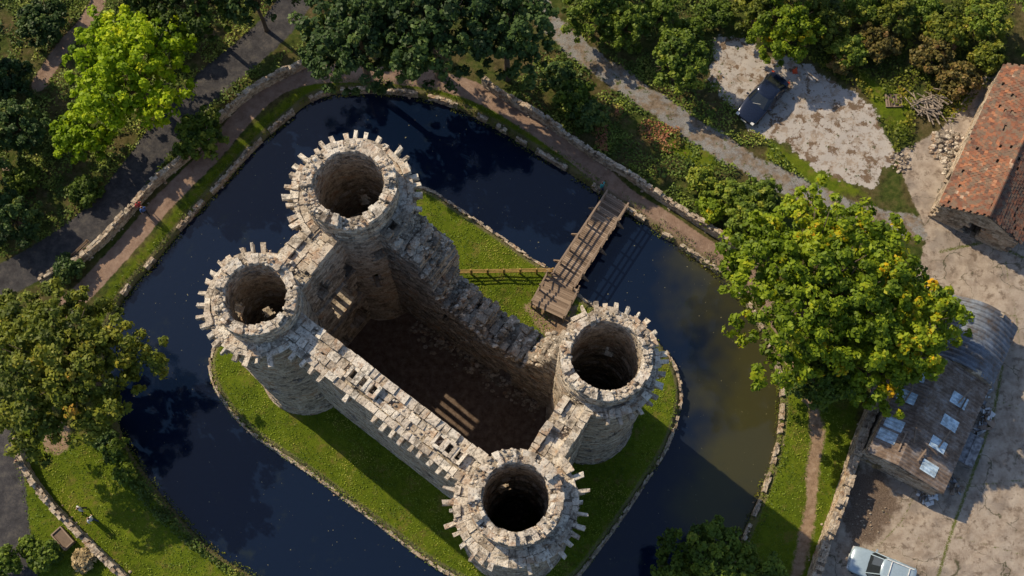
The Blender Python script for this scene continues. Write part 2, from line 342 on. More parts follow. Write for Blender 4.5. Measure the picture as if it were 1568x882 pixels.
# ---------------------------------------------------------------- castle
HW=17.0
castle=empty('ruined_castle')
rad=math.radians
def tower(cx,cy,rb,rin,rdr,rsl,rco,hd,ai,hi,wins=(),arcs=(),ncorb=34,phase=0.,hc=16):
    b=MB(); co=.36; n=int(2*math.pi*rb/.52); da=2*math.pi/n
    ai,hi=rad(ai),rad(hi)
    def inner(a,e=0): return abs((a-ai+math.pi)%(2*math.pi)-math.pi)<hi+e
    def skip(a,z):
        for wa,hw,z0,z1 in wins:
            d=(a-wa+math.pi)%(2*math.pi)-math.pi
            if abs(d)<hw and z0<z+co/2<z1: return True
        return False
    k=0; z=-.3
    while z<HW-.02:
        z1=min(z+co,HW)
        off=(k%2)*.5
        for i in range(n):
            a=(i+off)*da
            if skip(a+da/2,z): continue
            bat=.22*max(0,(2-z))/2
            rr=rdr+.06 if inner(a+da/2) else rb
            b.wedge(cx,cy,rin+random.uniform(-.03,.05),rr+bat+random.uniform(-.02,.03),a,a+da*1.004,z,z1+.006,.5+(tn()-.5)*.7,.018)
        z+=co; k+=1
    ns=int(2*math.pi*rsl/.72)
    for q in range(2):
        rm=(rsl-rdr)*(.5+.1*R())
        r0=rdr-.1+(rm+.1)*q; r1=rdr+rm if q==0 else rsl
        a=R()*.3;end=a+2*math.pi
        while a<end-.05:
            w=2*math.pi/ns*random.uniform(.5,1.6); w=min(w,end-a)
            if inner(a+w/2): a+=w; continue
            if R()<.08:
                a+=w; continue
            h=.06+.10*R()+(.2*R() if q==1 and R()<.4 else 0)
            b.wedge(cx,cy,r0+.02,r1+random.uniform(-.16,.06)*q,a,a+w*.95,HW-.1,HW+h,min(1,tn()+.08),.04,1); a+=w
    for i in range(230):
        a=R()*6.283; r=random.uniform(rdr,rsl)
        if inner(a): continue
        b.stone(cx+r*math.cos(a),cy+r*math.sin(a),HW+.08,random.uniform(.04,.14),tn(),1)
    for a0,a1,h in arcs:
        a=a0
        while a<a1:
            w=.45/rsl*random.uniform(.8,1.6)
            if R()<.75:
                b.wedge(cx,cy,rsl-.42,rsl+.08,a,a+w*.95,HW,HW+h*random.uniform(.3,1.1),tn(),.06,1)
            a+=w
    for i in range(ncorb):
        a=phase+i/ncorb*2*math.pi+random.uniform(-.035,.035); ca,sa=math.cos(a),math.sin(a)
        if inner(a,rad(hc)): continue
        e=rco-.05+random.choice([.08,.04,0,0,-.05,-.1,-.16,-.38]); hw=random.uniform(.09,.15)
        r0=rsl-.25; aj=a+random.uniform(-.08,.08); cj,sj=math.cos(aj),math.sin(aj)
        b.block(cx+ca*(r0+e)/2,cy+sa*(r0+e)/2,HW-.30,HW+.0+.14*R(),cj,sj,(e-r0)/2,hw,min(1,tn()+.2),.05,1)
        e2=rb+(e-rb)*.62; b.block(cx+ca*(r0+e2)/2,cy+sa*(r0+e2)/2,HW-.62,HW-.31,ca,sa,(e2-r0)/2,hw*.93,tn(),.02)
        e3=rb+(e-rb)*.3; b.block(cx+ca*(r0+e3)/2,cy+sa*(r0+e3)/2,HW-.92,HW-.63,ca,sa,(e3-r0)/2,hw*.88,tn(),.02)
    nd=int(2*math.pi*rdr/.40); da=2*math.pi/nd; z=HW; k=0
    ph=R()*6; ph2=R()*6
    topf=lambda a:HW+hd-.35*(.5+.5*math.sin(a*2+ph))-.32*(.5+.5*math.sin(5*a+ph2))
    co=.3
    while z<HW+hd:
        for i in range(nd):
            a=(i+(k%2)*.5)*da
            top=topf(a)-.25*R()
            if z>top: continue
            if skip(a,z): continue
            last=z+co>top
            rm=(rin+rdr)/2+random.uniform(-.1,.1)
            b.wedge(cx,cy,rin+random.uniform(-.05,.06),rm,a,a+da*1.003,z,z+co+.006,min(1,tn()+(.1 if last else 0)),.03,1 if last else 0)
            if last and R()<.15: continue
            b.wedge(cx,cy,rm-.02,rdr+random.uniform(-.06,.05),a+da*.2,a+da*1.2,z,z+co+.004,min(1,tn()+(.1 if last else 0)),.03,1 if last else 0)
        z+=co; k+=1
    for i in range(int(nd*6)):
        a=R()*6.283; r=random.uniform(rin+.02,rdr-.02); b.stone(cx+r*math.cos(a),cy+r*math.sin(a),topf(a)+.02-.1*R(),random.uniform(.05,.17),tn(),random.choice((0,1,1)))
    for zz in (4.5,8.6,12.7):
        for i in range(n):
            if R()<.8:
                a=(i+.5)*2*math.pi/n; b.wedge(cx,cy,rin-.16,rin+.2,a,a+6.283/n,zz,zz+.3,tn(),.03)
    for i in range(60):
        a=R()*6.283;r=rin*math.sqrt(R()); s=random.uniform(.05,.16)
        b.stone(cx+r*math.cos(a),cy+r*math.sin(a),.02,s,tn()*.6)
    return b
ax=Vector((Bc[0]-Lc[0],Bc[1]-Lc[1])).normalized(); ay=Vector((-ax.y,ax.x))
m2=[M['stone'],M['pale']]
pi=math.pi
tower(*Lc,3.2,1.85,2.45,3.3,3.85,2.2,5,55,[(-1.2,.10,9,10.2),(-1.05,.09,3.2,4.4),(-1.9,.09,6,7.2),(2.2,.14,9,11),(.6,.2,14.4,16.4),(3.0,.2,13.8,16)],[(1.4,2.3,.6)],32,hc=22).obj('tower_1',m2,parent=castle)
tower(*Tc,3.65,2.1,2.85,3.75,4.35,2.5,-82,52,[(-1.1,.13,12.5,14.6),(-1.35,.13,7.4,10.2),(-1.9,.12,10.5,12),(-.9,.14,.3,3.2),(1.6,.15,10,12)],[(-.5,.5,.75),(2.6,3.3,.4)],36).obj('tower_2',m2,parent=castle)
tower(*Rc,3.15,2.05,2.65,3.25,3.8,2.3,190,58,[(-1.2,.11,9,10.4),(-1.6,.11,4,5.2),(3.6,.15,8,10),(1.2,.14,11,13),(2.2,.14,6,8)],[(.3,1.6,.6),(-1.5,-.6,.5)],33).obj('tower_3',m2,parent=castle)
tower(*Bc,3.5,1.9,2.65,3.6,4.2,2.3,92,50,[(-1.5,.1,9,10.4),(2.0,.14,9,11),(.5,.14,7,9)],[(-2.6,-.6,.2),(.3,.7,.5)],36).obj('tower_4',m2,parent=castle)
def wall(b,p0,p1,th,topf,course=.4,bl=.62,layers=2,ops=(),z0=-.3,tone=0.,j=.025,mi=0,rag=.2):
    d=Vector(p1)-Vector(p0); L=d.length; d.normalize(); n=Vector((-d.y,d.x)); k=0; z=z0
    zmax=max(topf(L*i/40) for i in range(41))+.5
    while z<zmax:
        s=-(k%2)*bl/2
        while s<L:
            w=bl*random.uniform(.8,1.2); sc=s+w/2
            if 0<=sc<=L:
                for i in range(layers):
                    if z+course*.5>topf(sc)+random.uniform(-rag,rag): continue
                    if any(o[0]<sc<o[1] and o[2]<z+course/2<o[3] and i in o[4] for o in ops): continue
                    tc=-th/2+(i+.5)*th/layers
                    c=Vector(p0)+d*sc+n*tc
                    if any((c.x-q[0])**2+(c.y-q[1])**2<(r_+.45)**2 for q,r_ in RIN): continue
                    b.block(c.x,c.y,z,z+course+.006,d.x,d.y,w/2+.008,th/layers/2+.008,max(0,min(1,tn()+tone)),j,mi)
            s+=w
        z+=course;k+=1
def toprubble(b,p0,d,n,s0,s1,hw,z,cnt):
    for i in range(cnt):
        c=Vector(p0)+d*random.uniform(s0,s1)+n*random.uniform(-hw,hw); b.stone(c.x,c.y,z+.06,random.uniform(.04,.13),tn(),1)
b=MB()
LB=(Vector(Bc)-Vector(Lc)).length
fl=[(7.0,7.35),(7.75,8.1),(8.5,8.85),(13.4,13.75),(14.1,14.45),(14.8,15.1)]
ops=[(a,c,HW-2,HW+2,(1,)) for a,c in fl]
ops+=[(5,5.8,9.4,11.2,(0,)),(10.2,11,9.4,11.2,(0,)),(12.5,13.3,4.5,6.2,(0,)),(5.5,6.5,4,6,(0,))]
wall(b,Lc,Bc,2.1,lambda s:HW,layers=3,ops=ops,bl=.5,course=.36,rag=.0)
def topslabs(b,p0,d,n,s0,s1,ts,z,holes=(),miss=.09):
    for q,(t0,t1,e) in enumerate(ts):
        s=s0
        while s<s1:
            w=random.uniform(.3,.85)
            if not (R()<miss or any(a-.2<s+w/2<c_+.2 and q in qq for a,c_,qq in holes)):
                c=Vector(p0)+d*(s+w/2)+n*((t0+t1)/2)
                if not any((c.x-q_[0])**2+(c.y-q_[1])**2<(r_+.9)**2 for q_,r_ in RIN):
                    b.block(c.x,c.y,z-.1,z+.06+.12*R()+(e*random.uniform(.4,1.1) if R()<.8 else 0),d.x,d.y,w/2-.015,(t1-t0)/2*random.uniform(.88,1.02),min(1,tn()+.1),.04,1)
            s+=w
topslabs(b,Lc,ax,ay,2.4,LB-2.4,[(-1.08,-.62,.12),(-.60,-.1,0),(-.08,.42,0),(.44,1.04,.3)],HW,[(a,c_,(1,2)) for a,c_ in fl])
toprubble(b,Lc,ax,ay,3,LB-3,1.0,HW,380)
for a,c_ in fl:
    for sc in (a-.1,c_+.1):
        c=Vector(Lc)+ax*sc; b.block(c.x,c.y,HW,HW+.42+.1*R(),ax.x,ax.y,.10,.42,tn()+.2,.02,1)
    for q in (-.36,.36):
        c=Vector(Lc)+ax*((a+c_)/2)+ay*q; b.block(c.x,c.y,HW,HW+.4+.1*R(),ax.x,ax.y,.17,.1,tn()+.2,.02,1)
s=3.6
while s<LB-3.8:
    if R()<.8:
        c=Vector(Lc)+ax*(s+random.uniform(-.06,.06))-ay*1.24; b.block(c.x,c.y,HW-.32,HW+.05,ay.x,ay.y,random.uniform(.2,.34),.12,tn()+.2,.035,1)
        c=Vector(Lc)+ax*s-ay*1.12; b.block(c.x,c.y,HW-.62,HW-.34,ay.x,ay.y,.20,.12,tn(),.03)
    s+=.68
b.obj('long_wall',m2,parent=castle)
b=MB()
def arch(s0,s1,z0,z1,lay_):
    m=(s0+s1)/2; h=(s1-s0)/2
    return [(s0,s1,z0,z1-h,lay_),(s0+h*.25,s1-h*.25,z1-h,z1-h*.45,lay_),(s0+h*.6,s1-h*.6,z1-h*.45,z1,lay_)]
ops=[(3.3,5.1,6.6,10.8,(0,1,2))]+arch(2.5,3.5,.2,2.8,(0,))+arch(5.3,6.3,11.0,13.8,(0,))+arch(2.8,3.9,12.0,14.6,(0,))+arch(5.6,6.6,6.2,9,(0,))+arch(4.1,5.7,1.0,4.4,(0,))
wall(b,Lc,Tc,2.4,lambda s:HW-.2,ops=ops,rag=.05,layers=3,course=.34,bl=.42)
dn=(Vector(Tc)-Vector(Lc)).normalized(); nn_=Vector((-dn.y,dn.x))
for sc in (3.9,4.5):
    c=Vector(Lc)+dn*sc; b.beam((c.x,c.y,6.4),(c.x,c.y,11),.16,.3,.6)
topslabs(b,Lc,dn,nn_,2.4,6.2,[(-1.25,-.7,.5),(-.68,-.1,0),(-.08,.5,0),(.52,1.2,.35)],HW-.2)
toprubble(b,Lc,dn,nn_,2.4,6.2,1.2,HW-.2,160)
for zz in (5.6,10.95):
    s=2.2
    while s<6.8:
        c=Vector(Lc)+dn*s-nn_*1.27; b.block(c.x,c.y,zz,zz+.22,dn.x,dn.y,.2,.12,tn(),.03); s+=.42
b.obj('north_west_wall',m2,parent=castle)
b=MB(); ds=(Vector(Rc)-Vector(Bc)).normalized(); nsv=Vector((-ds.y,ds.x))
wall(b,Bc,Rc,1.9,lambda s:HW-.3,ops=[(4.4,5.3,9,11,(0,1)),(4.2,5.4,3,5,(0,))],rag=.05,bl=.5,course=.36)
topslabs(b,Bc,ds,nsv,2.5,7.4,[(-1.0,-.5,.3),(-.48,.0,0),(.02,.5,0),(.52,1.0,.5)],HW-.3)
toprubble(b,Bc,ds,nsv,2.5,7.4,.95,HW-.3,160)
b.obj('south_east_wall',m2,parent=castle)
b=MB(); LN=(Vector(Rc)-Vector(Tc)).length
kp=[(0,17),(.2,16.8),(.29,16.0),(.325,14.8),(.345,11.6),(.38,10.3),(.5,9.5),(.6,8.3),(.68,8.6),(.74,9.6),(.80,12),(.84,15),(.88,16.6),(1,17)]
def prof(s):
    u=s/LN
    for (a,x),(c_,y) in zip(kp,kp[1:]):
        if a<=u<=c_: return x+(y-x)*(u-a)/(c_-a)+(.5*math.sin(s*4.1)+.3*math.sin(s*9.7))*(1 if .3<u<.85 else .3)
    return 17
wall(b,Tc,Rc,2.1,prof,course=.3,bl=.42,layers=4,ops=[(11.2,12.4,-1,2.6,(0,1,2,3)),(9,9.9,6,7.8,(0,1)),(6.6,7.3,5.6,7.4,(0,1)),(12.6,13.4,6.6,8.6,(0,1,2,3))],j=.06,rag=.45)
d=(Vector(Rc)-Vector(Tc)).normalized(); n=Vector((-d.y,d.x))
for i in range(1700):
    s=random.uniform(3.5,LN-3); q=random.gauss(0,.6); q=max(-1.15,min(1.15,q)); c=Vector(Tc)+d*s+n*q; z=prof(s)+.05-.25*abs(q); r=random.uniform(.07,.24)
    if any((c.x-q_[0])**2+(c.y-q_[1])**2<(r_+.6)**2 for q_,r_ in RIN): continue
    b.stone(c.x,c.y,z,r,tn(),random.choice((0,0,1)))
b.obj('collapsed_wall',[M['rubble'],M['pale']],parent=castle)
b=MB()
for i in range(260):
    c=Vector(Tc)+d*random.uniform(4,LN-3)-n*(1.0+abs(random.gauss(0,.6))); r=random.uniform(.05,.22)
    b.stone(c.x,c.y,.02,r,tn())
b.obj('fallen_masonry',[M['rubble']],parent=castle)
b=MB(); q0=Vector(Tc)+d*3.2+n*.9; wall(b,tuple(q0),tuple(q0+d*3.0),1.8,lambda s:15.6-.5*s,course=.36,bl=.5,layers=3,rag=.15,j=.04)
for i in range(120):
    s=R()*3; c=q0+d*s+n*random.uniform(-.9,.9); b.stone(c.x,c.y,15.7-.5*s,random.uniform(.06,.2),tn(),1)
b.obj('stair_turret',m2,parent=castle)

# ---------------------------------------------------------------- low stone walls
def lowwall(name,pts,th,h,parent=None,layers=2,course=.2,bl=.3,mat='wallstone',drop=0.0,z0=-.25,loose=6):
    b=MB()
    for p,q in zip(pts,pts[1:]):
        if R()<drop: continue
        zz=h*random.uniform(.85,1.1)
        d=Vector(q)-Vector(p); L=d.length
        if L<.05: continue
        k=0;z=z0
        d.normalize(); n=Vector((-d.y,d.x))
        nb=max(1,round(L/bl))
        while z<zz:
            last=z+course>=zz
            for i in range(nb):
                for l in range(layers):
                    if last and R()<.25: continue
                    c=Vector(p)+d*(L*(i+.5+random.uniform(-.1,.1))/nb)+n*(-th/2+(l+.5)*th/layers)
                    b.block(c.x,c.y,z,z+course+.01+(.06*R() if last else 0),d.x,d.y,L/nb/2+.01,th/layers/2+.01,min(1,tn()+(.1 if last else 0)),.04)
            z+=course;k+=1
        for i in range(int(L*loose)):
            c=Vector(p)+d*R()*L+n*random.gauss(0,th*.45); b.stone(c.x,c.y,zz if abs((c-Vector(p)).dot(n))<th/2 else max(gz(c.x,c.y),-.7),random.uniform(.05,.14),tn())
    return b.obj(name,[M[mat]],parent=parent)
lowwall('stone_boundary_wall',smooth(PL([(65,432),(130,397),(185,345),(238,285),(300,232),(342,182),(395,138),(468,102)]),5),.36,.9)
lowwall('stone_boundary_wall',smooth(PL([(740,128),(770,150),(830,185),(900,235),(960,270),(1010,305),(1060,338),(1112,372),(1160,410)]),5),.34,.9)
lowwall('stone_boundary_wall',smooth(PL([(1338,612),(1312,675),(1283,765),(1245,875),(1225,960)]),6),.6,1.5,layers=3)
lowwall('stone_boundary_wall',smooth(PL([(28,672),(45,720),(80,770),(130,822),(195,885),(240,930)]),6),.4,1.0)
def offset_contour(C,o):
    n=len(C); out=[]
    for i in range(n):
        a=Vector(C[i-1]);c=Vector(C[(i+1)%n]); d=(c-a).normalized(); out.append((C[i][0]+d.y*o,C[i][1]-d.x*o))
    return out
def area(C): return sum(C[i][0]*C[(i+1)%len(C)][1]-C[(i+1)%len(C)][0]*C[i][1] for i in range(len(C)))
so_=1 if area(OUT)>0 else -1; si_=1 if area(ISL)>0 else -1
OC=offset_contour(OUT,.12*so_); IC=offset_contour(ISL,-.08*si_)
lowwall('moat_retaining_wall',OC[:80],.26,-.18,course=.2,bl=.28,drop=.35,z0=-1.1,loose=5)
lowwall('moat_retaining_wall',OC[136:]+OC[:1],.26,-.18,course=.2,bl=.28,drop=.3,z0=-1.1,loose=5)
lowwall('moat_retaining_wall',IC+IC[:1],.22,-.26,course=.2,bl=.3,drop=.08,z0=-1.2,loose=2)

# ---------------------------------------------------------------- foliage
def leaf_mesh(name,pos,nrm,size,tone,mat,asp=.62,parent=None):
    N=len(pos); nrm=nrm/np.linalg.norm(nrm,axis=1,keepdims=True)
    r=rng.normal(size=(N,3)); t1=np.cross(nrm,r); t1/=np.linalg.norm(t1,axis=1,keepdims=True)+1e-9; t2=np.cross(nrm,t1)
    s=size[:,None]; bend=nrm*s*.25
    V=np.stack([pos+t1*s-bend,pos+t2*s*asp,pos-t1*s-bend,pos-t2*s*asp],1).reshape(-1,3)
    Q=np.arange(N*4).reshape(-1,4); me=np_mesh(name,V,Q)
    a=me.attributes.new('tone','FLOAT','FACE'); a.data.foreach_set('value',np.clip(tone,0,1).astype(np.float32))
    me.materials.append(mat); o=bpy.data.objects.new(name,me); bpy.context.scene.collection.objects.link(o)
    if parent: o.parent=parent
    return o
def unit(n):
    v=rng.normal(size=(n,3)); return v/np.linalg.norm(v,axis=1,keepdims=True)
def crown(cx,cy,zb,zt,r,nl,leaf,seed_t=.5,lobes=None):
    H=zt-zb
    lobes=lobes or int(7+r*2.6)
    LC=[];LR=[]
    for i in range(lobes):
        a=i*2.39996+R()*.7; q=math.sqrt((i+.5)/lobes)*.76*r*random.uniform(.86,1.14)
        lr=r*random.uniform(.24,.38)*(1.1-.25*q/r)
        z=zt-lr-(H*.55)*(q/r)**1.6*random.uniform(.8,1.2)
        LC.append((cx+q*math.cos(a),cy+q*math.sin(a),max(zb+lr*.4,z))); LR.append(lr)
    LC=np.array(LC);LR=np.array(LR)
    W=LR**2; W=W/W.sum(); ncl=int(8+ len(LR)*max(8,r*3.2))
    pick=rng.choice(len(LR),ncl,p=W); dirs=unit(ncl); dirs[:,2]=dirs[:,2]*.8+.35
    dirs/=np.linalg.norm(dirs,axis=1,keepdims=True)
    C=LC[pick]+dirs*LR[pick][:,None]*rng.uniform(.55,1.08,(ncl,1))
    # inner canopy fill between the lobes
    nfil=int(ncl*.22); fa=rng.uniform(0,6.283,nfil); fq=np.sqrt(rng.random(nfil))*.86*r
    C[:nfil,0]=cx+fq*np.cos(fa); C[:nfil,1]=cy+fq*np.sin(fa); C[:nfil,2]=zt-H*.24-H*.5*(fq/r)**1.8-rng.random(nfil)*H*.08
    cr=rng.uniform(.26,.54,ncl)*min(1.15,.55+r*.10)
    ct=rng.normal(seed_t,.15,ncl)+ (vn(C[:,0],C[:,1],.35,seed_t*10)-.5)*.4
    m=max(20,int(nl/ncl)); k=np.repeat(np.arange(ncl),m); n=len(k)
    d=unit(n); d[:,2]=d[:,2]*.75+.3; d+=dirs[k]*.5; d/=np.linalg.norm(d,axis=1,keepdims=True)
    pos=C[k]+d*cr[k][:,None]*rng.uniform(.45,1.12,(n,1))
    pos[:,2]=np.maximum(pos[:,2],zb*.5+.05)
    nr=d*.9+unit(n)*.75+np.array([0,0,.45])
    return pos,nr,rng.uniform(.7,1.3,n)*leaf,ct[k]+rng.normal(0,.09,n),LC,LR
def tree(u,v,rpx,h,mat,name='broadleaf_tree',leaf=.16,nl=None,tone=.5,zb=None,lobes=None,trunk=True):
    zm=h*.62; cx,cy=P(u,v,zm); r=rpx/(F*.965/(CH-zm))
    zb=h*.28 if zb is None else zb
    nl=nl or int(min(38000,1200+ r*r*3.14*185*(.17/leaf)**2))
    pos,nr,sz,tt,LC,LR=crown(cx,cy,zb,h,r,nl,leaf,tone,lobes)
    e=empty(name,(0,0,0))
    leaf_mesh('leaves',pos,nr,sz,tt,LM[mat],parent=e)
    if trunk:
        b=MB(); tr=max(.06,r*.06); fork=Vector((cx,cy,h*.35))
        b.tube([(cx,cy,-.3),(cx+.05,cy,.3),(cx+.05,cy+.05,h*.2),tuple(fork)],[tr*1.5,tr*1.1,tr*.9,tr*.75],9)
        for i in range(min(len(LR),12)):
            e2=Vector(LC[i]); md=fork.lerp(e2,.5)+Vector((0,0,.25)); b.tube([tuple(fork),tuple(md),tuple(e2)],[tr*.5,tr*.32,tr*.1],6)
            for q in range(2):
                e3=e2+Vector((random.uniform(-1,1),random.uniform(-1,1),random.uniform(0,1)))*LR[i]*.8
                b.tube([tuple(md),tuple(e3)],[tr*.22,tr*.06],5)
        b.obj('trunk',M['bark'],True,parent=e)
    return e
def shrub(u,v,rpx,h,mat,name='shrub',leaf=.13,tone=.5):
    return tree(u,v,rpx,h,mat,name,leaf,None,tone,zb=.1,trunk=True)
tree(200,112,118,9.5,'lime',tone=.52,name='lime_green_tree')
tree(128,205,55,5,'lime',tone=.38,name='lime_green_tree',leaf=.15)
tree(548,62,110,12,'dark',leaf=.17,tone=.5)
tree(662,30,130,14,'dark',leaf=.18,tone=.45)
tree(775,48,95,12,'dark',leaf=.17,tone=.55)
tree(300,5,75,9,'mid',leaf=.15,tone=.3)
tree(385,-10,60,9,'dark',leaf=.15,tone=.6)
tree(95,560,138,10.5,'autumn',leaf=.15,tone=.42)
tree(15,500,65,7,'autumn',leaf=.15,tone=.42)
tree(1262,440,178,12.5,'maple',leaf=.17,tone=.53,name='maple_tree')
tree(1388,500,98,10.5,'maple',leaf=.17,tone=.53,name='maple_tree')
tree(1330,560,82,8,'maple',leaf=.17,tone=.43,name='maple_tree')
tree(1262,580,52,7,'mid',leaf=.15,tone=.5)
tree(1072,862,75,8,'mid',leaf=.15,tone=.45)
tree(1150,885,55,7,'mid',leaf=.15,tone=.45)
tree(1040,95,55,5,'mid',leaf=.14,tone=.62)
for u,v,r,h,m_,tq in [(20,190,60,5,'dark',.6),(15,330,50,4.5,'dark',.6),(15,120,40,3,'dark',.5),(60,30,50,3,'dark',.6),(305,205,50,3,'mid',.45),(100,412,24,1.6,'dark',.6),(230,15,50,5,'mid',.3),
   (905,20,52,5,'mid',.4),(960,35,45,4.5,'mid',.55),(1010,20,40,4,'mid',.6),(880,148,36,2.4,'mid',.4),(905,175,30,2.0,'dark',.7),(855,118,30,2.2,'dark',.6),
   (1075,275,26,1.6,'mid',.7),(1120,300,36,2.6,'mid',.7),(1165,300,38,2.8,'mid',.65),(1090,325,24,2.0,'maple',.5),(1145,335,40,3.2,'mid',.6),(1200,40,62,5.5,'maple',.5),(1160,10,45,4.5,'autumn',.5),
   (1265,25,50,3.5,'autumn',.45),(1300,75,34,2.2,'mid',.6),(1345,60,36,2.4,'russet',.3),(1370,20,45,3.2,'autumn',.4),(1430,80,40,2.4,'russet',.4),(1470,120,36,2.2,'russet',.4),(1450,40,45,3.0,'autumn',.4),(1510,30,45,4,'mid',.65),(1515,85,30,3,'autumn',.5),
   (1420,15,35,2.6,'mid',.6),(1330,10,35,2.6,'mid',.6),(1100,20,30,2,'mid',.4),(1060,45,25,2,'mid',.4),(65,852,24,1.6,'mid',.35),(8,862,26,2.4,'mid',.5),(45,835,16,1.3,'mid',.4),(1290,95,22,1.3,'russet',.4),(30,275,30,1.5,'mid',.4),(130,290,30,1.4,'mid',.4),(1240,590,30,3,'dark',.6),
   (175,690,20,1.3,'mid',.45),(190,722,16,1.0,'mid',.5),(158,672,18,1.3,'dark',.6),
   (-60,250,70,7,'dark',.5),(-80,60,80,8,'dark',.5),(-90,450,60,6,'mid',.5),(1620,40,70,6,'mid',.5),(480,-80,90,10,'dark',.5),(900,-70,70,8,'mid',.4),(1200,-70,80,8,'mid',.5),(150,-90,80,9,'mid',.4)]:
    shrub(u,v,r,h,m_,tone=tq)
shrub(1345,690,24,1.6,'straw',name='dry_bush',tone=.5); shrub(128,855,18,.9,'straw',name='ornamental_grass',tone=.7)
def scatter(name,polys,dens,leaf,mat,hmax,tone,excl=(),thr=.42,keep=None):
    PP=[]
    for poly in polys:
        a=np.array(poly); x0,y0=a.min(0);x1,y1=a.max(0); n=int((x1-x0)*(y1-y0)*dens)
        x=rng.uniform(x0,x1,n);y=rng.uniform(y0,y1,n)
        k=inside(x,y,poly)&(vn(x,y,1.1,5)+.25*rng.random(n)>thr)
        for e,w,cl in excl: k&=(dist_line(x,y,e)>w)
        if keep is not None: k&=keep(x,y)
        x=x[k];y=y[k]
        PP.append(np.stack([x,y],1))
    p=np.concatenate(PP); n=len(p)
    hh=hmax*vn(p[:,0],p[:,1],.9,6)**1.5
    z0=np.array([gz(x,y) for x,y in p])
    pos=np.stack([p[:,0],p[:,1],z0+.03+hh*rng.uniform(.3,1,n)],1)
    nr=unit(n)*.8+np.array([0,0,1.0])
    tt=tone+(vn(p[:,0],p[:,1],.8,8)-.5)*.9+rng.normal(0,.1,n)
    return leaf_mesh(name,pos,nr,rng.uniform(.6,1.3,n)*leaf,tt,LM[mat])
EX=[(PATH,.85,0),(ROAD,1.25,0),(TRACK,.9,0),(PATH2,.6,0)]
UG=[PL([(-60,-60),(460,-60),(380,70),(250,190),(130,340),(-60,430)]),PL([(330,130),(470,60),(480,105),(400,130),(330,190),(240,280),(130,390),(70,425),(110,385),(200,300)]),
    PL([(830,40),(900,100),(1000,175),(1090,235),(1200,300),(1150,390),(1060,335),(960,265),(860,205),(770,145)]),PL([(850,-60),(1120,-60),(1100,130),(1160,200),(1250,290),(1200,270),(1030,170),(900,80)])]
scatter('undergrowth',UG,62,.11,'ground',.7,.5,EX,.50)
UG2=[PL([(1110,-60),(1568,-60),(1530,110),(1460,190),(1400,170),(1330,150),(1250,100),(1130,60)]),PL([(1340,180),(1400,170),(1400,230),(1370,235)])]
scatter('hedgerow_undergrowth',UG2,60,.12,'autumn',.8,.5,EX,.50)
scatter('moat_bank_hedge',[PL([(150,650),(185,665),(215,720),(260,775),(310,825),(390,880),(430,930),(400,930),(350,880),(285,835),(235,790),(190,735)])],150,.10,'ground',.7,.45,(),.40)
scatter('red_leaved_plants',[PL([(975,180),(1040,195),(1050,235),(1010,235),(975,205)]),PL([(905,185),(930,185),(930,235),(908,225)]),PL([(925,160),(955,165),(950,190),(930,185)])],80,.12,'russet',.7,.75)
body=lambda x,y:~((sd(x,y,COURT)>-1.0)|(np.hypot(x-Lc[0],y-Lc[1])<3.4)|(np.hypot(x-Tc[0],y-Tc[1])<3.8)|(np.hypot(x-Rc[0],y-Rc[1])<3.4)|(np.hypot(x-Bc[0],y-Bc[1])<3.7))
scatter('island_grass',[ISL],60,.055,'grass',.06,.5,(),.36,body)
scatter('lawn_grass',[BL,LUSHR],45,.055,'grass',.08,.5,[(DIRT,.4,0)],.36,lambda x,y:~inside(x,y,OUT))
def tufts(name,C,o0,o1,dens,mat,tone,leaf=.09):
    a=np.array(C); b_=np.roll(a,-1,0); L=np.linalg.norm(b_-a,axis=1); L[-1]=0
    n=int(L.sum()*dens*(o1-o0)); k=rng.choice(len(a),n,p=L/L.sum()); t_=rng.random((n,1))
    p=a[k]*(1-t_)+b_[k]*t_; d=(b_[k]-a[k])/(L[k][:,None]+1e-9); nn=np.stack([d[:,1],-d[:,0]],1)
    p=p+nn*rng.uniform(o0,o1,(n,1)); keep=vn(p[:,0],p[:,1],1.3,9)+.3*rng.random(n)>.5; p=p[keep]; n=len(p)
    z=np.array([max(gz(x,y),-.75) for x,y in p])+rng.uniform(0,.22,n)
    return leaf_mesh(name,np.stack([p[:,0],p[:,1],z],1),unit(n)+np.array([0,0,.6]),rng.uniform(.6,1.3,n)*leaf,tone+rng.normal(0,.15,n)+(vn(p[:,0],p[:,1],.6,4)-.5)*.5,LM[mat],.35)
OUTc=OUT if so_>0 else OUT[::-1]
tufts('bank_vegetation',OUTc,-.15,.9,65,'ground',.45)
tufts('bank_reeds',OUTc,-.35,.3,80,'autumn',.5)
ISLc=ISL if si_>0 else ISL[::-1]
tufts('island_edge_grass',ISLc,-.45,.12,80,'ground',.65)

# ---------------------------------------------------------------- bridge and fence
br=empty('timber_footbridge')
a=Vector(P(943,312)); c=Vector(P(862,434)); d=(c-a).normalized(); n=Vector((-d.y,d.x)); L=(c-a).length
b=MB(); s=-.3; W=.98
while s<L+.1:
    p=a+d*(s+.07); b.block(p.x,p.y,.22,.27+.01*R(),d.x,d.y,.064,W+random.uniform(-.03,.03),tn(),.006); s+=.15
for q in (-.75,0,.75): b.beam((*(a+n*q),.10),(*(c+n*q),.10),.14,.2,.3)
k=0; s=.2
while s<L+.2:
    for q in (-1,1):
        p=a+d*s+n*q*(W-.05); b.beam((p.x,p.y,.0),(p.x,p.y,1.3),.1,.1,.5)
        if k%2==1: o=a+d*s+n*q*(W+.55); b.beam((o.x,o.y,.1),(p.x,p.y,.95),.09,.09,.4); b.beam((o.x,o.y,.12),(p.x,p.y,.12),.12,.12,.3)
        if k%3==1: p2=a+d*s+n*q*.7; b.tube([(p2.x,p2.y,-2),(p2.x,p2.y,.1)],[.13,.13],8,.2)
    s+=1.25;k+=1
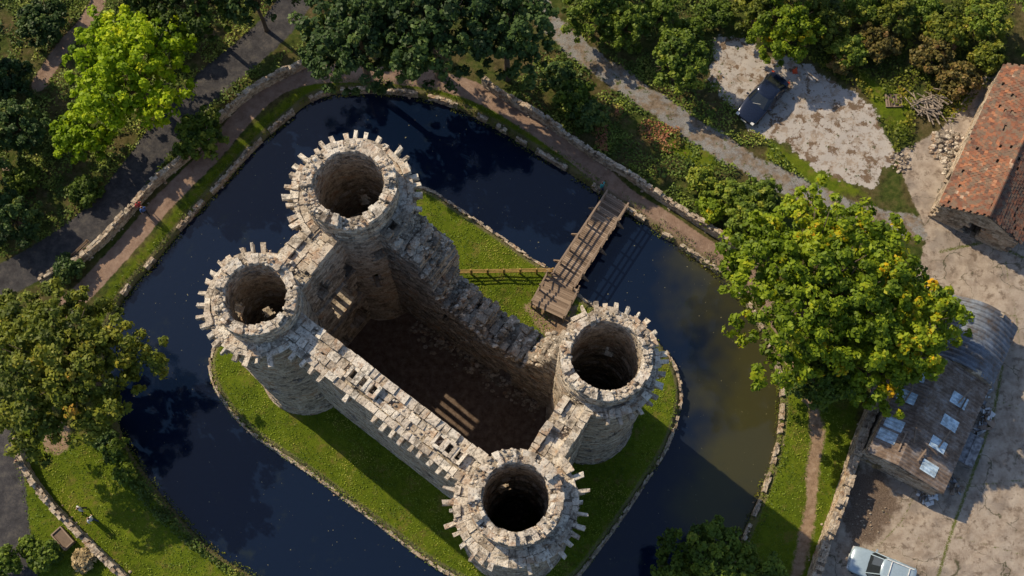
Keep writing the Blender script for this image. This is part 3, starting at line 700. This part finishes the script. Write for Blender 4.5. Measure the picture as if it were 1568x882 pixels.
for q in (-1,1):
    for z in (.65,1.0,1.33):
        p0=a+n*q*(W-.05)-d*.1; p1=c+n*q*(W-.05); b.beam((*p0,z),(*p1,z),.07 if z<1.3 else .12,.08 if z<1.3 else .05,.6)
a2=c; c2=Vector(P(838,482)); d2=(c2-a2).normalized(); n2=Vector((-d2.y,d2.x)); L2=(c2-a2).length
s=0
while s<L2:
    z=.24 if s<.9 else .24+.13*int((s-.9)/.32+1); z=min(z,.9)
    p=a2+d2*(s+.08); b.block(p.x,p.y,z-.06,z,d2.x,d2.y,.074,1.35,tn(),.006); b.beam((*(p-n2*1.25),z-.1),(*(p+n2*1.25),z-.1),.05,.1,.2); s+=.16
for q in (-1,1):
    for s in (.05,L2*.5,L2): p=a2+d2*s+n2*q*1.3; b.beam((p.x,p.y,-.2),(p.x,p.y,1.9 if s>1 else 1.35),.1,.1,.5)
    p0=a2+n2*q*1.3;p1=a2+d2*L2+n2*q*1.3
    for z in (.75,1.2): b.beam((*p0,z),(*p1,z+.65),.06,.09,.6)
    b.beam((*p0,-.0),(*p1,.5),.1,.3,.3)
b.obj('deck_and_rails',M['wood'],parent=br)
b=MB(); a=Vector(P(672,421)); c=Vector(P(846,418)); d=(c-a).normalized(); L=(c-a).length; k=int(L/1.2)
for i in range(k+1):
    p=a+d*L*i/k; b.beam((p.x,p.y,-.2),(p.x,p.y,1.15),.11,.11,.5)
for z in (.4,.72,1.05): b.beam((*a,z),(*c,z),.05,.1,.5)
b.obj('post_and_rail_fence',M['fence'])

# ---------------------------------------------------------------- tiled barn
def W3(o,d,n,s,t_,z): p=Vector(o)+d*s+n*t_; return (p.x,p.y,z)
barn=empty('tiled_stone_barn')
o=Vector(P(1437,312,2.6)); d=(Vector(P(1528,115,2.6))-o).normalized(); n=Vector((d.y,-d.x)); BL_=13.; BW=6.6
b=MB()
o0=o+n*.3+d*.25
def seg(p,q,top,ops=()): wall(b,tuple(p),tuple(q),.45,top,course=.3,bl=.45,layers=1,ops=ops,rag=0.02)
seg(o0,o0+d*(BL_-.5),lambda s:2.45,[(2,3,0,2.1,(0,)),(6,7,1,2,(0,))]); seg(o0+n*(BW-.6),o0+n*(BW-.6)+d*(BL_-.5),lambda s:2.45)
gab=lambda s:2.35+1.75*(1-abs(s-(BW-.6)/2)/((BW-.6)/2))
seg(o0,o0+n*(BW-.6),gab,[(2.4,3.5,0,2.1,(0,))]); seg(o0+d*(BL_-.5),o0+d*(BL_-.5)+n*(BW-.6),gab)
b.obj('walls',[M['wallstone']],parent=barn)
b=MB()
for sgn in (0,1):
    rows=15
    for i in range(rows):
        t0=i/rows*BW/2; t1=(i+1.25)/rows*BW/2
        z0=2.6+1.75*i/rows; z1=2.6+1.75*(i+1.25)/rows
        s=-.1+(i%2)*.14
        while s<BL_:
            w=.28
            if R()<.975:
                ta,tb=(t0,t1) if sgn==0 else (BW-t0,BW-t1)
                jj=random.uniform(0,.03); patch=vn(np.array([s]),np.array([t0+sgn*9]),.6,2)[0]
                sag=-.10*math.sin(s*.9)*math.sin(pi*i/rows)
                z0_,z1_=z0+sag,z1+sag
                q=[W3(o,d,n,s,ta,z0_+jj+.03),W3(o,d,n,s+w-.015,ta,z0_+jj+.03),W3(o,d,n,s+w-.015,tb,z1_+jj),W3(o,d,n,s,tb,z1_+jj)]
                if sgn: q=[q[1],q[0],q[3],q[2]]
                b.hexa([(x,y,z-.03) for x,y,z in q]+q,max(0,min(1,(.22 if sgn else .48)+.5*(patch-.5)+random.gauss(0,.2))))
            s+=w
s=-.1
while s<BL_: b.tube([W3(o,d,n,s,BW/2,4.38),W3(o,d,n,s+.42,BW/2,4.4)],[.13,.14],8,tn()); s+=.42
b.obj('tiled_roof',M['tile'],parent=barn)
b=MB(); q=[W3(o,d,n,-.05,.05,2.42),W3(o,d,n,BL_,.05,2.42),W3(o,d,n,BL_,BW/2,4.15),W3(o,d,n,-.05,BW/2,4.15)]
b.v=q+[W3(o,d,n,-.05,BW-.05,2.42),W3(o,d,n,BL_,BW-.05,2.42)]; b.f=[(0,1,2,3),(3,2,5,4)];b.t=[.2,.2];b.m=[0,0]; b.obj('roof_boarding',M['wood'],parent=barn)
# ---------------------------------------------------------------- corrugated sheds
def corr(b,o,d,n,Ls,Wd,zf,pitch=.16,amp=.03,mi=0,s0=0,t0=0,t1=None,dz=0,m=None):
    t1=Wd if t1 is None else t1; ns=int((Ls)/pitch*4); m=m or 6; base=len(b.v)
    for i in range(ns+1):
        s=s0+Ls*i/ns
        for k in range(m+1):
            t_=t0+(t1-t0)*k/m; b.v.append(W3(o,d,n,s,t_,zf(t_)+amp*math.sin(2*pi*s/pitch)+dz+ (0.02*math.sin(s*1.3+t_))))
    for i in range(ns):
        for k in range(m): b.f.append((base+i*(m+1)+k,base+(i+1)*(m+1)+k,base+(i+1)*(m+1)+k+1,base+i*(m+1)+k+1)); b.t.append(.5); b.m.append(mi)
shed=empty('corrugated_farm_shed')
o=Vector(P(1328,692,2.9)); d=(Vector(P(1402,530,2.9))-o).normalized(); n=Vector((d.y,-d.x)); SL,SW=8.6,5.9
zf=lambda t_:2.9+.55*(1-abs(t_-2.1)/2.1) if t_<2.1 else 3.45-1.15*(t_-2.1)/(SW-2.1)
b=MB(); corr(b,o,d,n,SL,SW,zf,m=14,pitch=.26,amp=.045)
for s,t_ in [(.6,3.6),(2.4,3.5),(4.2,3.65),(6.0,3.6),(1.2,.1),(2.2,.2),(4.4,.2),(6.2,.2)]: corr(b,o,d,n,.85,SW,zf,mi=1,s0=s,t0=t_,t1=t_+1.25,dz=.03,pitch=.26,amp=.045)
b.obj('roof',[M['corr'],M['panel']],parent=shed)
b=MB()
def seg2(p,q,top): wall(b,tuple(p),tuple(q),.3,top,course=.3,bl=.5,layers=1,rag=.02)
o0=o+n*.2+d*.2
seg2(o0,o0+d*(SL-.4),lambda s:2.7); seg2(o0,o0+n*(SW-.4),lambda s:zf(min(SW,s+.2))-.3); seg2(o0+d*(SL-.4),o0+d*(SL-.4)+n*(SW-.4),lambda s:zf(min(SW,s+.2))-.3)
b.obj('walls',[M['wallstone']],parent=shed)
b=MB()
for i in range(5): p=W3(o,d,n,.2+i*(SL-.4)/4,SW-.2,0); b.beam((p[0],p[1],-.1),(p[0],p[1],2.15),.16,.16,.3)
b.obj('posts',M['wood'],parent=shed)
b=MB()
for i in range(9):
    s=random.uniform(.5,SL-1.8); t_=random.uniform(.5,SW-.6); p=W3(o,d,n,s,t_,zf(t_)+.12); q=W3(o,d,n,s+random.uniform(.8,1.6),t_+random.uniform(-.4,.4),zf(t_)+.12); b.beam(p,q,.10,.06,tn())
b.obj('loose_timbers_on_roof',M['wood'],parent=shed)
hut=empty('curved_roof_shed')
o2=o+d*(SL+.1)+n*.9; zc=lambda t_:2.2+1.3*math.sin(pi*max(0,min(1,t_/5.2)))
b=MB(); corr(b,o2,d,n,5.0,5.2,zc,m=16,pitch=.36,amp=.06); b.obj('roof',[M['galv']],parent=hut)
b=MB(); seg2(o2+n*.15+d*.1,o2+n*5.05+d*.1,lambda s:zc(s)-.2); seg2(o2+n*.15+d*4.8,o2+n*5.05+d*4.8,lambda s:zc(s)-.2); seg2(o2+n*.15+d*.1,o2+n*.15+d*4.8,lambda s:2.0); seg2(o2+n*5.05+d*.1,o2+n*5.05+d*4.8,lambda s:2.0)
b.obj('walls',[M['wallstone']],parent=hut)

# ---------------------------------------------------------------- clutter
def pile(name,u,v,ru,n,mats,smin=.1,smax=.4,h=.5,rock=False):
    cx,cy=P(u,v); b=MB()
    for i in range(n):
        a=R()*6.28; r=ru*math.sqrt(R()); s=random.uniform(smin,smax); z=h*R()*(1-r/ru)
        if rock: b.stone(cx+r*math.cos(a),cy+r*math.sin(a),z,s,tn(),random.randrange(len(mats)))
        else: b.block(cx+r*math.cos(a),cy+r*math.sin(a),z-.05,z+s*.6,math.cos(i*2.1),math.sin(i*2.1),s,s*random.uniform(.2,.8),tn(),s*.15,random.randrange(len(mats)))
    return b.obj(name,mats)
pile('rubble_heap',1452,225,1.5,150,[M['rubble'],M['pale']],.08,.28,rock=True); pile('rubble_heap',1462,260,1.0,70,[M['rubble'],M['pale']],.06,.2,rock=True)
pile('scrap_heap',1492,638,1.3,80,[M['metal'],M['white'],M['corr'],M['wood']],.07,.34,.9)
pile('scrap_heap',1420,752,.9,50,[M['metal'],M['white'],M['rubble']],.06,.24,.6)
pile('scrap_heap',1500,598,.8,30,[M['white'],M['metal']],.08,.28,.7)
pile('scrap_heap',1350,600,.9,30,[M['metal'],M['rubble']],.1,.3,.5)
pile('scrap_heap',1460,745,.7,24,[M['metal'],M['wood']],.06,.22,.4)
pile('rubble_heap',1380,248,.9,50,[M['wallstone']],.05,.18,.3,True); pile('scattered_rubble',1330,785,1.6,40,[M['rubble'],M['wallstone']],.03,.09,.03,True)
b=MB(); cx,cy=P(1420,165)
for i in range(60):
    a=random.gauss(2.6,.7); x=cx+random.gauss(0,.7);y=cy+random.gauss(0,.6);z=.1+.5*R(); l=random.uniform(.35,1.1)
    b.tube([(x-math.cos(a)*l,y-math.sin(a)*l,z),(x+random.uniform(-.1,.1),y+random.uniform(-.1,.1),z+.05),(x+math.cos(a)*l,y+math.sin(a)*l,z+random.uniform(-.1,.2))],[random.uniform(.04,.09),.05,.03],7)
b.obj('log_pile',M['log'])
b=MB(); cx,cy=P(1368,155)
for i in range(7): b.block(cx-.6+i*.2,cy,.12,.15,0,1,.55,.07,tn(),.005)
for q in (-.5,0,.5): b.block(cx,cy+q,0.0,.12,1,0,.65,.05,.3,.004)
b.obj('wooden_pallet',M['wood'])
b=MB(); cx,cy=P(1479,692); dx,dy=d.x,d.y
b.block(cx,cy,0,1.0,dx,dy,1.15,.55,.5,.01); b.block(cx+.0,cy,1.0,1.08,dx,dy,1.2,.06,.5,.005)
for q in (-1,0,1): b.block(cx+dx*q*.8,cy+dy*q*.8,1.0,1.05,dx,dy,.05,.58,.5,.005)
b.obj('water_tank',M['metal'])
b=MB(); x,y=P(1217,110); b.block(x,y,.0,.05,1,0,.2,.2,.5,.003); b.tube([(x,y,.05),(x,y,.72)],[.15,.03],12); b.obj('traffic_cone',M['red'])
def bench(u,v,ang,mat='wood'):
    e=empty('park_bench'); x,y=P(u,v); e.location=(x,y,gz(x,y)); e.rotation_euler=(0,0,ang)
    b=MB()
    for i in range(4): b.block(0,-.18+i*.12,.43,.46,1,0,.85,.05,tn(),.002)
    b.obj('seat',M[mat],parent=e)
    b=MB()
    for z in (.6,.74,.88): b.beam((-.85,.27,z),(.85,.27,z),.03,.09,tn())
    b.obj('backrest',M[mat],parent=e)
    b=MB()
    for q in (-.72,.72):
        b.beam((q,-.2,-.03),(q,-.2,.43),.07,.07,.3); b.beam((q,.24,-.03),(q,.29,.95),.07,.07,.3); b.beam((q,-.22,.64),(q,.26,.64),.07,.04,.3); b.beam((q,-.2,.43),(q,-.2,.64),.05,.05,.3)
    b.obj('legs',M[mat],parent=e)
bench(131,388,math.radians(48)); bench(12,262,math.radians(-60))
b=MB(); x,y=P(99,825); a=math.radians(-45); ca,sa=math.cos(a),math.sin(a)
for q,(hx,hy,ox,oy) in enumerate(((.75,.04,0,.4),(.75,.04,0,-.4),(.04,.36,.71,0),(.04,.36,-.71,0))):
    b.block(x+ca*ox-sa*oy,y+sa*ox+ca*oy,-.05,.5,ca,sa,hx,hy,.6,.004)
b.block(x,y,.3,.4,ca,sa,.66,.34,.1,.01); b.obj('wooden_planter',M['wood'])

# ---------------------------------------------------------------- vehicles
def car(name,u,v,ang,paint,L=4.4,Wd=1.8,Hh=1.45,van=False):
    x,y=P(u,v,.7); e=empty(name,(x,y,gz(x,y))); e.rotation_euler=(0,0,ang); h=L/2
    if van: stt=[(-h,.80,.45,.95),(-h+.08,.86,.32,1.05),(-h*.6,.9,.25,1.1),(0,.9,.25,1.08),(h*.5,.9,.25,1.0),(h*.78,.87,.28,.92),(h-.12,.8,.34,.78),(h,.66,.42,.66)]
    else: stt=[(-h,.68,.45,.78),(-h+.12,.80,.33,.90),(-h*.62,.88,.24,.95),(-.3,.9,.22,.93),(h*.35,.9,.24,.92),(h*.68,.88,.27,.84),(h-.18,.80,.32,.72),(h,.64,.42,.60)]
    b=MB()
    for X_,w,zl,zt in stt:
        w=w*Wd/1.8
        b.v+=[(X_,-w*.88,zl),(X_,-w,zl+.14),(X_,-w,zt-.16),(X_,-w*.93,zt-.03),(X_,-w*.5,zt+.03),(X_,0,zt+.05),(X_,w*.5,zt+.03),(X_,w*.93,zt-.03),(X_,w,zt-.16),(X_,w,zl+.14),(X_,w*.88,zl)]
    m=11; K=len(stt)
    for i in range(K-1):
        for j in range(m):
            b.f.append((i*m+j,i*m+(j+1)%m,(i+1)*m+(j+1)%m,(i+1)*m+j)); b.t.append(.5); b.m.append(0)
    b.f.append(tuple(reversed(range(m)))); b.f.append(tuple((K-1)*m+j for j in range(m))); b.t+=[.5,.5]; b.m+=[0,0]
    ob=b.obj('body',[paint],True,e); md=ob.modifiers.new('s','SUBSURF'); md.levels=2; md.render_levels=2
    bm=bmesh.new(); bm.from_mesh(ob.data); bmesh.ops.recalc_face_normals(bm,faces=bm.faces); bm.to_mesh(ob.data); bm.free()
    xb,xf=(-h+.12,h*.46) if van else (-h*.80,h*.38); rb,rf=(-h+.32,h*.12) if van else (-h*.46,h*.06)
    wz=.84*Wd/1.8; rw=.66*Wd/1.8; zb=.93 if not van else 1.03
    def loop(xa,xc,w,z): return [(xa,-w*.8,z),(xa+.12,-w,z),((xa+xc)/2,-w,z),(xc-.25,-w,z),(xc,-w*.72,z),(xc+.05,0,z),(xc,w*.72,z),(xc-.25,w,z),((xa+xc)/2,w,z),(xa+.12,w,z),(xa,w*.8,z),(xa-.03,0,z)]
    b=MB(); b.v=loop(xb,xf,wz,zb-.04)+loop(rb,rf,rw,Hh-.05); n_=12
    for j in range(n_): b.f.append((j,(j+1)%n_,n_+(j+1)%n_,n_+j)); b.t.append(.5); b.m.append(0)
    b.obj('windows',[M['glass']],False,e)
    b=MB(); b.v=loop(rb-.03,rf+.03,rw+.025,Hh-.07)+loop(rb+.02,rf-.03,rw-.02,Hh-.01)+loop(rb+.25,rf-.2,rw*.7,Hh+.025)
    for q in (0,1):
        for j in range(n_): b.f.append((q*n_+j,q*n_+(j+1)%n_,(q+1)*n_+(j+1)%n_,(q+1)*n_+j)); b.t.append(.5); b.m.append(0)
    b.f.append(tuple(2*n_+j for j in range(n_))); b.t.append(.5); b.m.append(0); b.obj('roof',[paint],True,e)
    b=MB()
    lo,hi=loop(xb,xf,wz+.012,zb-.02),loop(rb,rf,rw+.012,Hh-.05)
    for j in (0,1,2,3,4,6,7,8,9,10):
        b.beam(lo[j],hi[j],.055,.055,.5)
    b.obj('pillars',[paint],False,e)
    for wi,(wx,wy) in enumerate(((h*.64,.78),(h*.64,-.78),(-h*.62,.78),(-h*.62,-.78))):
        wy=wy*Wd/1.8; b=MB(); sg=1 if wy>0 else -1
        b.tube([(wx,wy-.11*sg,.32),(wx,wy+.11*sg,.32)],[.32,.32],20,mi=0); b.tube([(wx,wy+.10*sg,.32),(wx,wy+.125*sg,.32)],[.2,.18],14,mi=1); b.obj('wheel_%d'%wi,[M['rubber'],M['metal']],False,e)
    b=MB()
    for q in (-1,1):
        b.block(h-.13,q*.62*Wd/1.8,.60,.70,1,0,.10,.13,.5,.01,0); b.block(-h+.06,q*.68*Wd/1.8,.68,.82,1,0,.07,.10,.5,.01,1)
        b.block(xf-.35,q*(.98)*Wd/1.8,.90,1.02,0,1,.09,.06,.5,.01,2)
    b.obj('lamps_and_mirrors',[M['lamp'],M['red'],paint],False,e)
    b=MB(); b.beam((h*.40,-.3,zb+.03),(h*.30,.25,zb+.12),.02,.02,.3); b.beam((h+.005,-.25,.45),(h+.005,.25,.45),.03,.11,.9)
    if van:
        for q in (-1,1): b.beam((rb+.2,q*rw*.85,Hh+.07),(rf-.15,q*rw*.85,Hh+.07),.05,.05,.5)
        for xx in (rb+.5,rf-.5): b.beam((xx,-rw*.85,Hh+.09),(xx,rw*.85,Hh+.09),.06,.03,.5)
    b.obj('wipers_and_plate',[M['lamp']],False,e)
    return e
pa,pb=Vector(P(1200,113,.7)),Vector(P(1139,183,.7)); dd=pb-pa
car('parked_car',1168,150,math.atan2(dd.y,dd.x),M['darkpaint'],min(5.0,dd.length*.93),2.0,1.45)
car('parked_van',1350,872,math.radians(158),M['palepaint'],4.6,1.95,1.85,True)

# ---------------------------------------------------------------- people
def person(u,v,ang,top,leg,hair='hair',stride=.22,h=1.72,name='walking_person'):
    x,y=P(u,v); s=h/1.75
    V_=[(0,0,.95),(0,0,1.15),(.01,0,1.38),(.02,0,1.50),(.03,0,1.60),(.04,0,1.70)]
    Rr=[(.15,.12),(.13,.10),(.17,.11),(.06,.06),(.085,.08),(.085,.08)]
    E=[(0,1),(1,2),(2,3),(3,4),(4,5)]
    for sg in (-1,1):
        st_=stride*sg; b0=len(V_)
        V_+=[(0,.10*sg,.90),(st_*.45+.03,.10*sg,.50),(st_-.02,.10*sg,.09),(st_+.16,.11*sg,.03)]
        Rr+=[(.095,.095),(.065,.065),(.045,.045),(.045,.03)]
        E+=[(0,b0),(b0,b0+1),(b0+1,b0+2),(b0+2,b0+3)]
        b1=len(V_); sw=-stride*sg
        V_+=[(0,.20*sg,1.42),(sw*.3-.02,.25*sg,1.15),(sw*.8+.05,.26*sg,.92),(sw*.95+.08,.26*sg,.84)]
        Rr+=[(.06,.06),(.045,.045),(.032,.032),(.035,.02)]
        E+=[(2,b1),(b1,b1+1),(b1+1,b1+2),(b1+2,b1+3)]
        hp=V_[-1]
        for f in range(5):
            b2=len(V_); ln=[.05,.085,.095,.088,.07][f]; oy=(-.03+.016*f)
            V_+=[(hp[0]+ (oy if f else .035),hp[1]+(0 if f else -.02*sg),hp[2]-.02),(hp[0]+(oy if f else .05),hp[1]-.012*sg,hp[2]-.02-ln*.6),(hp[0]+(oy if f else .055)+.004,hp[1]-.022*sg,hp[2]-.02-ln)]
            Rr+=[(.009,.009),(.008,.008),(.007,.007)]; E+=[(b1+3,b2),(b2,b2+1),(b2+1,b2+2)]
    me=bpy.data.meshes.new('fig'); me.from_pydata([(a*s,b*s,c*s) for a,b,c in V_],E,[])
    o=bpy.data.objects.new('fig',me); bpy.context.scene.collection.objects.link(o)
    md=o.modifiers.new('k','SKIN')
    for i,r in enumerate(Rr): me.skin_vertices[0].data[i].radius=(r[0]*s,r[1]*s)
    me.skin_vertices[0].data[0].use_root=True
    o.modifiers.new('s','SUBSURF').levels=1
    dg=bpy.context.evaluated_depsgraph_get(); nm=bpy.data.meshes.new_from_object(o.evaluated_get(dg)); bpy.data.objects.remove(o)
    for m in (M['skin'],M[top],M[leg],M[hair],M['black']): nm.materials.append(m)
    for p in nm.polygons:
        c=p.center/s; p.use_smooth=True
        if c.z>1.49: p.material_index=3 if (c.z>1.70 or (c.x<.02 and c.z>1.56)) else 0
        elif c.z<.08: p.material_index=4
        elif abs(c.y)>.19 and c.z<1.12: p.material_index=0
        elif c.z<.97: p.material_index=2
        else: p.material_index=1
    e=empty(name,(x,y,gz(x,y)+.02)); e.rotation_euler=(0,0,ang)
    nm.name='body'; ob=bpy.data.objects.new('body',nm); bpy.context.scene.collection.objects.link(ob); ob.parent=e
    b=MB()
    b.tube([(.115*s,0,1.66*s),(.145*s,0,1.62*s),(.12*s,0,1.61*s)],[.008,.017,.008],6,mi=0)
    for q in (-1,1):
        b.tube([(.045*s,.085*q*s,1.60*s),(.04*s,.098*q*s,1.66*s)],[.018,.02],6,mi=0); b.tube([(.112*s,.032*q*s,1.655*s),(.122*s,.032*q*s,1.655*s)],[.012,.008],6,mi=1)
    b.tube([(.112*s,-.025*s,1.575*s),(.118*s,0,1.573*s),(.112*s,.025*s,1.575*s)],[.005,.008,.005],5,mi=2)
    b.obj('face_features',[M['skin'],M['black'],M['red']],True,e)
    return e
person(219,322,2.2,'shirtr','jeans'); person(226,329,2.2,'shirtb','black',h=1.66)
person(921,290,2.4,'shirtt','jeans',stride=.1)
person(131,782,-2.5,'shirtw','black'); person(147,798,2.6,'shirtw','jeans',h=1.68)
person(38,712,1.9,'khaki','black')

# ---------------------------------------------------------------- light, sky, camera
sc=bpy.context.scene
w=bpy.data.worlds.new('World'); sc.world=w; w.use_nodes=True; nt=w.node_tree
sk=nt.nodes.new('ShaderNodeTexSky'); sk.sky_type='NISHITA'; sk.sun_disc=False
el=math.radians(39); az=math.atan2(-.775,.63)
sk.sun_elevation=el; sk.sun_rotation=az
bg=nt.nodes['Background']; nt.links.new(sk.outputs[0],bg.inputs[0]); bg.inputs[1].default_value=.135
sl=bpy.data.lights.new('sun','SUN'); sl.energy=5.0; sl.angle=math.radians(.53); sl.color=(1,.83,.58)
so=bpy.data.objects.new('sun',sl); sc.collection.objects.link(so)
dv=Vector((math.sin(az)*math.cos(el),math.cos(az)*math.cos(el),math.sin(el))); so.rotation_euler=dv.to_track_quat('Z','Y').to_euler()
cd=bpy.data.cameras.new('camera'); co=bpy.data.objects.new('camera',cd); sc.collection.objects.link(co)
co.location=(0,0,CH); co.rotation_euler=(TILT,0,0); cd.sensor_width=36; cd.lens=F/1568*36; cd.clip_end=3000; cd.clip_start=1
sc.camera=co
sc.view_settings.view_transform='Standard'; sc.view_settings.look='None'; sc.view_settings.exposure=0
